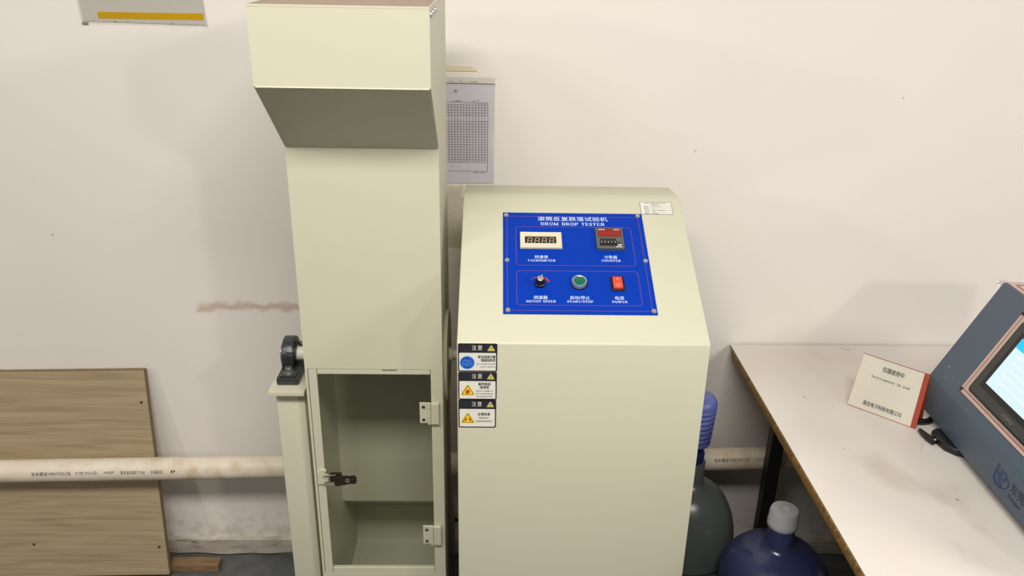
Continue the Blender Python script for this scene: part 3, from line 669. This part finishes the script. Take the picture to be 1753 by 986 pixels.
# ------------------------------------------------------------------ instrument
C = Vector((1.0486, 1.7213, 0.8668)); wv = Vector((-.04026, -.99919, 0)); nb = Vector((.99919, -.04026, 0)); up_ = Vector((0, 0, 1))
sl = (nb * .1158 + up_ * .2407).normalized()
IN = thing('test_instrument', (C.x + .14, C.y - .28, TZ), 'blue grey bench instrument with sloping touch screen on the table at right', 'instrument')
MI0 = frame((C.x, C.y, TZ + .020), wv, up_)          # x along the body, y up, z outward (towards -nb)
body = [(0, 0), (0, .0918), (.1158, .3325), (.400, .3325), (.400, 0)]
b = MB(); MB_ = frame((C.x, C.y, TZ + .020), nb, up_)  # local x = back, y = up, z = nb x up
zdir = nb.cross(up_)                                   # = wv?
LEN = .62 if zdir.dot(wv) > 0 else -.62
b.prism(body, 0, LEN, MB_, bev=.0025)
b.build('casing', inst_blue, IN, smooth=35)
MI = frame(C, wv, sl) @ Matrix.Scale(0.001, 4)       # slope frame, mm
Ml_ = frame(C, wv, up_) @ Matrix.Scale(0.001, 4)     # lip frame, mm (y negative below the bend)
b = MB(); b.box((117, 26, 0.3), (500, 243, 2.6), MI, bev=.5); sp = b.build('screen_panel', alu, IN, label='pale metal screen surround')
b = MB(); line_rrect(b, 124.5, 33, 492, 236, 3, 1.8, 2.75, MI); b.build('panel_line', red_line, sp, label='thin red line around the screen')
b = MB(); line_rrect(b, 117.2, 26.2, 499.8, 242.8, 2, 1.6, 2.72, MI); b.build('panel_edge', pink, sp)
for x, y in ((120.5, 31), (120.5, 239), (496, 31), (496, 239)):
    s_ = MB(); s_.lathe([(4.6, 2.6), (4.4, 4.2), (2.6, 5.2), (1.2, 4.3), (0, 4.2)], MI @ Matrix.Translation((x, y, 0)), 16, cap=False); s_.build('panel_screw', darksteel, sp, smooth=50)
b = MB(); b.prism(rrect(141, 41, 478, 229, 9), 2.6, 7.5, MI, bev=1.2); ts = b.build('touch_screen', bezel_dk, IN, smooth=30, label='black framed touch screen')
b = MB(); b.prism(rrect(147, 46, 472, 224, 6), 7.3, 8.6, MI); b.build('bezel', bezel, ts)
b = MB(); b.prism(rrect(164, 66, 455, 210, 3), 8.4, 8.9, MI); b.build('bezel_inner', bezel_dk, ts)
lcd = bpy.data.materials.new('lit_screen'); lcd.use_nodes = True; nt = lcd.node_tree; pb = nt.nodes['Principled BSDF']; pb.inputs['Base Color'].default_value = (.02, .02, .02, 1)
pb.inputs['Emission Color'].default_value = (*lin((216, 240, 250)), 1); pb.inputs['Emission Strength'].default_value = 1.0
def emit_mat(name, rgb, k):
    M = mat(name, rgb, 0.4, emit=k); return M
b = MB(); b.box((176, 79, 8.8), (444, 199, 9.1), MI); b.build('display', lcd, ts, label='lit white display')
b = MB(); b.box((176.5, 176, 9.15), (443.5, 198.5, 9.2), MI); b.build('title_bar', emit_mat('screen_blue', (0, 160, 240), .8), ts, label='bright blue title bar')
b = MB()
for k in range(5): dashes(b, 196 + 3 * 0, 300, 164 - 16 * k, 4.4, 9.15, MI, 9)
b.build('screen_rows', emit_mat('screen_grey', (196, 222, 232), .7), ts)
b = MB(); text_bm(b, 'ACBM-J7', 6.6, MI @ Matrix.Translation((292, 56, 8.75)), width=40); b.build('bezel_lettering', mat('dim_grey_print', (120, 116, 112), .6), ts)
b = MB(); 
for (x, y, r1, r2, a) in ((38, 45, 2.6, 8, 60), (73, 32, 1.8, 3.2, -20), (54, 22, 2.2, 5, -50)):
    r1 *= .6; r2 *= .6; A = R(a); P = [(x + r1 * math.cos(q * .6283) * math.cos(A) - r2 * math.sin(q * .6283) * math.sin(A), y + r1 * math.cos(q * .6283) * math.sin(A) + r2 * math.sin(q * .6283) * math.cos(A), .35) for q in range(10)]
    b.add(P, [tuple(range(10))], MI)
b.build('paint_chips', mat('bare_chip', (132, 146, 144), .6), IN)
# logo on the lip
b = MB()
_zk = [0]
def stroke(mb, pts, t, z, M, sh=.25):
    for (x0_, y0_), (x1_, y1_) in zip(pts, pts[1:]):
        _zk[0] += 1; z = .4 + .03 * (_zk[0] % 40)
        a = Vector((x0_ + sh * y0_, y0_)); e_ = Vector((x1_ + sh * y1_, y1_)); d = (e_ - a)
        if d.length < 1e-6: continue
        d.normalize(); n_ = Vector((-d.y, d.x)) * t / 2; a -= d * t * .2; e_ += d * t * .2
        mb.add([(*(a - n_), z), (*(e_ - n_), z), (*(e_ + n_), z), (*(a + n_), z)], [(0, 1, 2, 3)], M)
ML = Ml_ @ Matrix.Translation((318, -62, 0))
stroke(b, [(6, 4), (6, 34)], 8, .4, ML); stroke(b, [(6, 16), (20, 16)], 7, .4, ML); stroke(b, [(22, 4), (22, 30)], 7, .4, ML)
stroke(b, [(22 + 0, 28), (34, 28), (40, 22), (38, 14), (24, 12)], 6, .4, ML)
stroke(b, [(6, 0), (20, -8), (32, -8), (34, -1), (26, 2)], 6.5, .4, ML)
stroke(b, [(18 + 24 * math.cos(R(a)) + 12, 10 + 17 * math.sin(R(a))) for a in range(-115, 75, 12)], 2.6, .4, ML)
b.build('logo', logo_blue, IN, label='dark blue swoosh logo')
b = MB(); text_bm(b, '东莞市', 18, Ml_ @ Matrix.Translation((382, -46, .4)), align='LEFT', sx=1.05); text_bm(b, 'Dongguan', 8, Ml_ @ Matrix.Translation((382, -66, .4)), align='LEFT')
b.build('maker_lettering', ink, IN)
# pink film and bright trim on the instrument's top
MT = frame(C + nb * .1158 + up_ * .2407, wv, nb) @ Matrix.Scale(.001, 4)
b = MB(); zs = 1 if (MT.to_3x3() @ Vector((0, 0, 1))).z > 0 else -1
def zq(a, c): return (min(a * zs, c * zs), max(a * zs, c * zs))
q = zq(.2, 2.2); b.box((3, 5, q[0]), (560, 230, q[1]), MT); tp = b.build('top_panel', alu, IN, label='pale metal top plate')
b = MB(); q = zq(2.2, 2.5); b.box((32, 22, q[0]), (540, 215, q[1]), MT); b.build('top_film', pink, tp, label='pink sheet on the top plate')
b = MB(); line_rrect(b, 22, 15, 550, 222, 3, 3, 2.7 * zs, MT); b.build('top_line', red_line, tp)
for x, y in ((.05, .05), (.05, .35), (.57, .05), (.57, .35)):
    p = C + wv * x + nb * y; s_ = MB(); s_.lathe([(.016, TZ), (.018, TZ + .016), (.018, TZ + .022)], Matrix.Translation((p.x, p.y, 0)), 20); s_.build('rubber_foot', black_pl, IN)

# black lead lying between sign and instrument
b = MB(); P = [(1.006, 1.638, TZ + .008), (1.006, 1.622, TZ + .009), (1.009, 1.602, TZ + .009), (1.014, 1.586, TZ + .008)]
b.tube(P, [.0045, .0065, .008, .0075], 12); cb = b.build('power_plug', black_pl, None, smooth=60)
tag(cb, 'slim black power plug lying on the table at the foot of the red edged sign', 'plug')
s_ = MB(); s_.lathe([(.003, 0), (.003, .002), (.0015, .0025), (0, .002)], Matrix.Translation((1.0145, 1.5845, TZ + .0155)), 14); s_.build('plug_rivet', steel, cb)
b = MB(); b.tube([(1.012, 1.678, TZ + .008), (1.028, 1.674, TZ + .008), (1.044, 1.676, TZ + .008), (1.062, 1.690, TZ + .009)], .0075, 10); c2 = b.build('power_cable', black_pl, None, smooth=60)
tag(c2, 'short bend of black cable between the sign and the blue grey instrument', 'cable')
b = MB(); Mb = Matrix.Translation((1.052, 1.588, TZ + .0)) @ Matrix.Rotation(R(-80), 4, 'Z')
b.prism([(-.046, -.004), (-.040, -.020), (-.015, -.030), (.02, -.030), (.044, -.018), (.056, .0), (.050, .024), (-.040, .024)], .0, .0188, Mb, bev=.005)
ad = b.build('power_adapter', black_pl, None, smooth=60); tag(ad, 'black power adapter tucked under the left edge of the instrument', 'adapter')

# ------------------------------------------------------------------ tent sign
BL = Vector((.886, 1.7667, TZ)); BRt = Vector((1.0044, 1.6529, TZ)); us = (BRt - BL).normalized(); ns = Vector((.69296, .72097, 0))
SG = thing('table_sign', tuple((BL + BRt) / 2 + ns * .04), 'red card tent sign saying instrument in use, standing on the white table', 'sign')
TL = BL + ns * .0505 + up_ * .1236; TR = BRt + ns * .0165 + up_ * .139
def sgp(u, v, off=0):
    a = BL.lerp(BRt, u); c = TL.lerp(TR, u); p = a.lerp(c, v); nrm = (BRt - BL).cross(TL - BL).normalized()
    if nrm.dot(ns) > 0: nrm = -nrm
    return p + nrm * off
def bil(mb, u0, u1, v0, v1, o0, o1, n=6):
    g = {}
    for k, o_ in enumerate((o0, o1)):
        for i in range(n + 1):
            for j in range(n + 1): g[k, i, j] = mb.bm.verts.new(sgp(u0 + (u1 - u0) * i / n, v0 + (v1 - v0) * j / n, o_))
    for i in range(n):
        for j in range(n):
            for k in (0, 1): mb.bm.faces.new([g[k, i, j], g[k, i + 1, j], g[k, i + 1, j + 1], g[k, i, j + 1]])
    for i in range(n):
        mb.bm.faces.new([g[0, i, 0], g[1, i, 0], g[1, i + 1, 0], g[0, i + 1, 0]]); mb.bm.faces.new([g[0, i, n], g[0, i + 1, n], g[1, i + 1, n], g[1, i, n]])
        mb.bm.faces.new([g[0, 0, i], g[0, 0, i + 1], g[1, 0, i + 1], g[1, 0, i]]); mb.bm.faces.new([g[0, n, i], g[1, n, i], g[1, n, i + 1], g[0, n, i + 1]])
b = MB(); bil(b, 0, 1, 0.002, 1, -.0016, 0); b.build('card_front', redcard, SG)
b = MB(); bl2 = BL + ns * .085 - us * .0; br2 = BRt + ns * .045; tl2 = TL + ns * .002; tr2 = TR + ns * .002
b.add([bl2, br2, tr2, tl2, bl2 + ns * .0015, br2 + ns * .0015, tr2 + ns * .0015, tl2 + ns * .0015], [(0, 1, 2, 3), (4, 7, 6, 5), (0, 4, 5, 1), (1, 5, 6, 2), (2, 6, 7, 3), (3, 7, 4, 0)]); b.build('card_back', redcard, SG)
b = MB(); bil(b, .003, .925, .012, .999, .0002, .0006); wp = b.build('paper_face', paper, SG, label='white paper face with printed notice')
b = MB()
def sw_(cx, cy, tilt=0):
    def f(c):
        x = c.x; y = c.y; return sgp(cx + x / .164, cy + y / .137, .0012 + c.z)
    return f
text_bm(b, '仪器使用中', .0105, None, width=.052, warp=sw_(.505, .83), bold=.015)
text_bm(b, 'Instrument in use', .0074, None, width=.092, warp=sw_(.50, .655), bold=.02, space=1.35)
text_bm(b, '逸佳电子科技有限公司', .0095, None, width=.092, warp=sw_(.49, .14), bold=.015)
b.build('print', ink, SG)

# ------------------------------------------------------------------ water bottles
def bottle(name, cx, cy, r_, h_, neck_r, m, label, cap=True, capr=.034, sf=.60, tf=.79):
    o = thing(name, (cx, cy, 0), label, 'bottle')
    sh = h_ * sf; pr = [(r_ * .80, .0), (r_ * .93, .006), (r_ * .985, .02)]
    z = .03
    while z < sh - .03:
        pr += [(r_, z), (r_, z + .045), (r_ * .955, z + .052), (r_ * .955, z + .060), (r_, z + .067)]; z += .075
    for k in range(1, 10):
        a = R(90 * k / 9 * .92); pr.append((neck_r + .004 + (r_ - neck_r - .004) * math.cos(a), sh + (h_ * tf - sh) * math.sin(a)))
    pr += [(neck_r + .004, h_ * (tf + .015)), (neck_r, h_ * (tf + .03)), (neck_r, h_ - .004), (neck_r * .9, h_)]
    b = MB(); b.lathe(pr, Matrix.Translation((cx, cy, 0)), 64); b.build('bottle_body', m, o, smooth=40)
    if cap:
        b = MB(); z0 = h_ - .042; b.lathe([(capr * .93, z0), (capr, z0 + .004), (capr, z0 + .016), (capr * .955, z0 + .020), (capr * .95, z0 + .042), (capr * .86, z0 + .050), (capr * .3, z0 + .051), (capr * .26, z0 + .047), (0, z0 + .047)], Matrix.Translation((cx, cy, 0)), 40, cap=False)
        b.build('cap', cap_pl, o, smooth=35, label='milky white cap')
    return o
bottle('water_bottle', 0.728, 1.655, .136, .514, .033, bott_blue, 'large blue water bottle with milky cap, under the table edge', capr=.0375)
bottle('water_bottle', 0.549, 1.857, .1285, .530, .028, bott_grey, 'greyish clear water bottle under the blue bellows pump, between console and wall', cap=False, sf=.53, tf=.85)
o = thing('hand_pump', (0.542, 1.857, .5305), 'blue ribbed bellows hand pump on top of the grey water bottle', 'pump')
PM = Matrix.Translation((.540, 1.857, .010))
b = MB(); pr = [(.026, .562), (.034, .570)]
z = .574
for k in range(8): pr += [(.0395 + k * .0009, z), (.0425 + k * .0009, z + .004), (.0425 + k * .0009, z + .008), (.0395 + k * .0009, z + .0125)]; z += .0145
pr += [(.049, z + .001), (.0485, z + .008), (.043, z + .019), (.030, z + .028), (.014, z + .032), (0, z + .033)]
b.lathe(pr, PM, 40); b.build('bellows', pump_bl, o, smooth=45)
b = MB(); b.lathe([(.031, .5205), (.032, .545), (.026, .555), (.026, .5615)], PM, 32); b.build('collar', mat('dark_blue_collar', (30, 36, 96), .4), o, smooth=40)

# ------------------------------------------------------------------ pipe, boards, wood block
PR = .0325; pA = Vector((-2.2, 1.99, .362)); pB = Vector((2.6, 1.99, .505))
pA.z = .3900 + (-2.2 + 1.39) * .0255 - .004; pB.z = .3900 + (2.6 + 1.39) * .0255 - .004
dp = (pB - pA).normalized()
pt_ = thing('drain_pipe', (0.0, 1.99, pA.z + 2.2 * .0255 - PR), 'long stained white plastic drain pipe running along the wall behind everything', 'pipe')
b = MB(); b.cyl(pA, pB, PR, 40); b.build('pipe_run', pipe_m, pt_, smooth=40)
def pipe_text(mb, s, x, width, h_, deg=18):
    def f(c):
        xx = x - c.x; th = R(deg) - (c.y) / PR      # turned upside down
        p = pA + dp * ((xx - pA.x) / dp.x); q = Vector((0, -math.cos(th), math.sin(th))); return p + q * (PR + .0004)
    text_bm(mb, s, h_, None, width=width, warp=f)
for s_, x, wd in (('执行ISO9001质量体系', -1.238, .110), ('Q/YSZ-2012', -1.140, .060), ('ø50mm', -1.076, .027), ('PVC-U建筑排水管', -1.010, .067), ('亚塑管业', -.942, .034), ('▲♦', -.897, .012)):
    b = MB(); pipe_text(b, s_, x, wd, .0085); b.build('pipe_print', ink, pt_, label='small upside down black print')
for s_, x, wd in (('执行ISO9001质量体系', .685, .100), ('Q/YSZ-2012', .775, .05)): b = MB(); pipe_text(b, s_, x, wd, .0085, 30); b.build('pipe_print', ink, pt_)

def board(name, x0, x1, z0, z1, ybot, ytop, th, label, holes):
    o = thing(name, ((x0 + x1) / 2, ybot, z0), label, 'board', None)
    d = Vector((-.022 * (z1 - z0), ytop - ybot, z1 - z0)); L = d.length; M = frame((x0, ybot, z0), (1, 0, .022), d)    # z local toward -Y
    W = x1 - x0
    b = MB(); b.box((0, .001, 0), (W - .001, L - .001, .001), M); b.build('face_sheet', board_m, o)
    b = MB(); b.box((0, 0, -th), (W, L, 0), M); b.build('core', board_edge, o, label='darker raw board edge')
    for x, z in holes:
        s_ = MB(); s_.lathe([(.0042, .0002), (.0042, .0014), (.0028, .0016)], M @ Matrix.Translation((x - x0, (z - z0) , 0)), 16); s_.build('screw_hole', mat('hole_brown', (70, 42, 26), .7), o)
board('laminate_board', -1.75, -0.969, 0.0, .651, 1.985, 2.078, .016, 'pale wood grain board leaning on the wall behind the pipe at left', [(-.988, .560), (-.990, .095), (-1.36, .110)])
b = MB(); b.box((-0.981, 2.012, 0), (-0.832, 2.050, .030), bev=.002); tag(b.build('wood_block', wood_m, None), 'short brown timber offcut lying on the floor at the wall foot', 'wood block')

# ------------------------------------------------------------------ things on the wall
yw = WY - .0012
MW = frame((0, yw, 0), (1, 0, 0), (0, 0, 1))
o = thing('document_sleeve', (-.1, WY, 1.22), 'clear plastic sleeve holding a grey printed form, behind the right side of the drum', 'document')
b = MB()
b.prism([(-.232, 1.2175), (-.0005, 1.2195), (-.0015, 1.26), (-.004, 1.33), (-.001, 1.40), (.0, 1.474), (-.232, 1.474)], -.0005, .0008, MW); b.build('printed_sheet', paper_cool, o)
b = MB()
gx0, gx1, gz0, gz1 = -.215, -.0165, 1.2745, 1.4275
def seg_w(mb, xa, za, xb, zb, t, z=.0011):
    a = Vector((xa, za)); c = Vector((xb, zb)); d = (c - a).normalized(); n_ = Vector((-d.y, d.x)) * t / 2
    mb.add([(*(a - n_), z), (*(c - n_), z), (*(c + n_), z), (*(a + n_), z)], [(0, 1, 2, 3)], MW)
nx = 26
for i in range(nx + 1): x = gx1 + (gx0 - gx1) * i / nx; seg_w(b, x, gz0 if 0 < i < nx else 1.2505, x, gz1 - (.006 if 0 < i < nx else 0), .0009)
zs_ = [gz1, gz1 - .006] + [gz1 - .006 - .0066 * k for k in range(1, 5)]
z = zs_[-1] - .0155; zs_.append(z)
while z > gz0 + .004: z -= .0066; zs_.append(z)
for z in zs_: seg_w(b, gx0, z, gx1, z, .0009)
seg_w(b, gx0, 1.2505, gx1, 1.2505, .0009)
dM = frame((0, yw, 0), (1, 0, 0), (0, 0, 1)) @ Matrix.Scale(.001, 4)
for x0_, x1_, z, h_ in ((-105, -82, 1431, 3.2), (-56, -47, 1430.5, 2.2), (-42, -39, 1433, 4), (-52, -20, 1424.5, 2), (-51, -22, 1246.5, 2.2), (-110, -104, 1264, 1.5)): dashes(b, x0_, x1_, z, h_, 1.0, dM, 2.4)
text_bm(b, '司', .0066, MW @ Matrix.Translation((-.0975, 1.4545, .0012))); dashes(b, -108, -106, 1454, 2, 1.0, dM, 2.4)
b.build('form_grid', ink, o, label='black ruled form grid')
b = MB(); n = 20
rows = []
for i in range(n + 1):
    x = -.235 + .2365 * i / n
    rows.append(b.add([(x, 1.2165, .0016), (x, 1.33, .0022 + .0008 * math.sin(i)), (x, 1.476, .0018), (x, 1.4905, .0024 + .0006 * math.sin(i * 1.7))], [], MW))
for A, B in zip(rows, rows[1:]):
    for k in range(3): b.bm.faces.new([A[k], B[k], B[k + 1], A[k + 1]])
b.build('film', sleeve_m, o, smooth=60)
b = MB(); seg_w(b, -.235, 1.476, .0012, 1.4745, .0016, .0026); b.build('film_fold', grey_ink, o)
for x in (-.196, -.158, -.1035, -.0795, -.055, -.0435):
    s_ = MB(); s_.prism([((x + (.0048 if x in (-.1035, -.055) else .0032) * math.cos(k * .5236)), 1.482 + .0028 * math.sin(k * .5236)) for k in range(12)], .0024, .0034, MW); s_.build('punch_hole', stk_white, o)
b = MB(); b.prism([(-.235, 1.5045), (-.0445, 1.5045), (-.0435, 1.508), (-.045, 1.512), (-.049, 1.5125), (-.053, 1.5105), (-.055, 1.5165), (-.235, 1.5165)], .0, .0012, MW)
tag(b.build('masking_tape', mat('cream_tape', (214, 204, 168), .6), None), 'strip of cream masking tape on the wall just above the form', 'tape')
o = thing('clear_pouch', (-.845, WY, 1.60), 'clear plastic pouch with a yellow band, on the wall at upper left', 'pouch')
b = MB(); b.prism([(-.996, 1.609), (-.70, 1.6035), (-.6965, 1.598), (-.72, 1.90), (-1.012, 1.90)], .0, .0008, MW); b.build('pouch_back', mat('pouch_white', (198, 194, 184), .4, var=.05, bump=.3, bscale=20), o)
b = MB(); b.box((-.955, 1.6155, .0009), (-.7035, 1.6305, .0016), MW); b.build('yellow_band', gold_tape, o, label='golden yellow band')
b = MB(); b.box((-.996, 1.6005, .0008), (-.982, 1.6065, .0022), MW); b.build('grey_tab', mat('grey_tab', (130, 124, 118), .5), o)
b = MB()
for x, z in ((-.916, 1.609), (-.886, 1.610), (-.782, 1.6055)): b.lathe([(.0013, .0009), (.0013, .0013)], MW @ Matrix.Translation((x, z, 0)), 10)
b.build('specks', ink, o)
b = MB()
rows = []
for i in range(31):
    x = -.990 + .2925 * i / 30; zb = 1.604 - .004 * i / 30; am = .0025 if x < -.95 else .0006
    rows.append(b.add([(x - .016 * k / 9 * (1 - i / 30) , zb + .29 * k / 9, .0028 + am * (1 + noise.noise(Vector((x * 90, k * 3.1, 0))))) for k in range(10)], [], MW))
for A, B in zip(rows, rows[1:]):
    for k in range(9): b.bm.faces.new([A[k], B[k], B[k + 1], A[k + 1]])
b.build('film', sleeve_m, o, smooth=60)
b = MB(); rows = []
for i in range(9):
    rows.append(b.add([(1.404 + .028 * i / 8, .945 + .016 * k / 6, .0015 + .006 * abs(noise.noise(Vector((i * 1.3, k * 1.7, 2))))) for k in range(7)], [], MW))
for A, B in zip(rows, rows[1:]):
    for k in range(6): b.bm.faces.new([A[k], B[k], B[k + 1], A[k + 1]])
tag(b.build('clear_tape', sleeve_m, None), 'crumpled bit of clear tape on the wall left of the instrument top', 'tape')
b = MB(); b.box((-.165, .128, .0), (-.095, .160, .001), MW); ht = b.build('hazard_label', stk_yel2, None); tag(ht, 'yellow and black hazard label low on the wall between drum and console', 'label')
b = MB(); b.add([(-.118, .128, .0013), (-.095, .128, .0013), (-.095, .141, .0013), (-.118, .143, .0013)], [(0, 1, 2, 3)], MW); b.build('black_stripe', ink, ht)
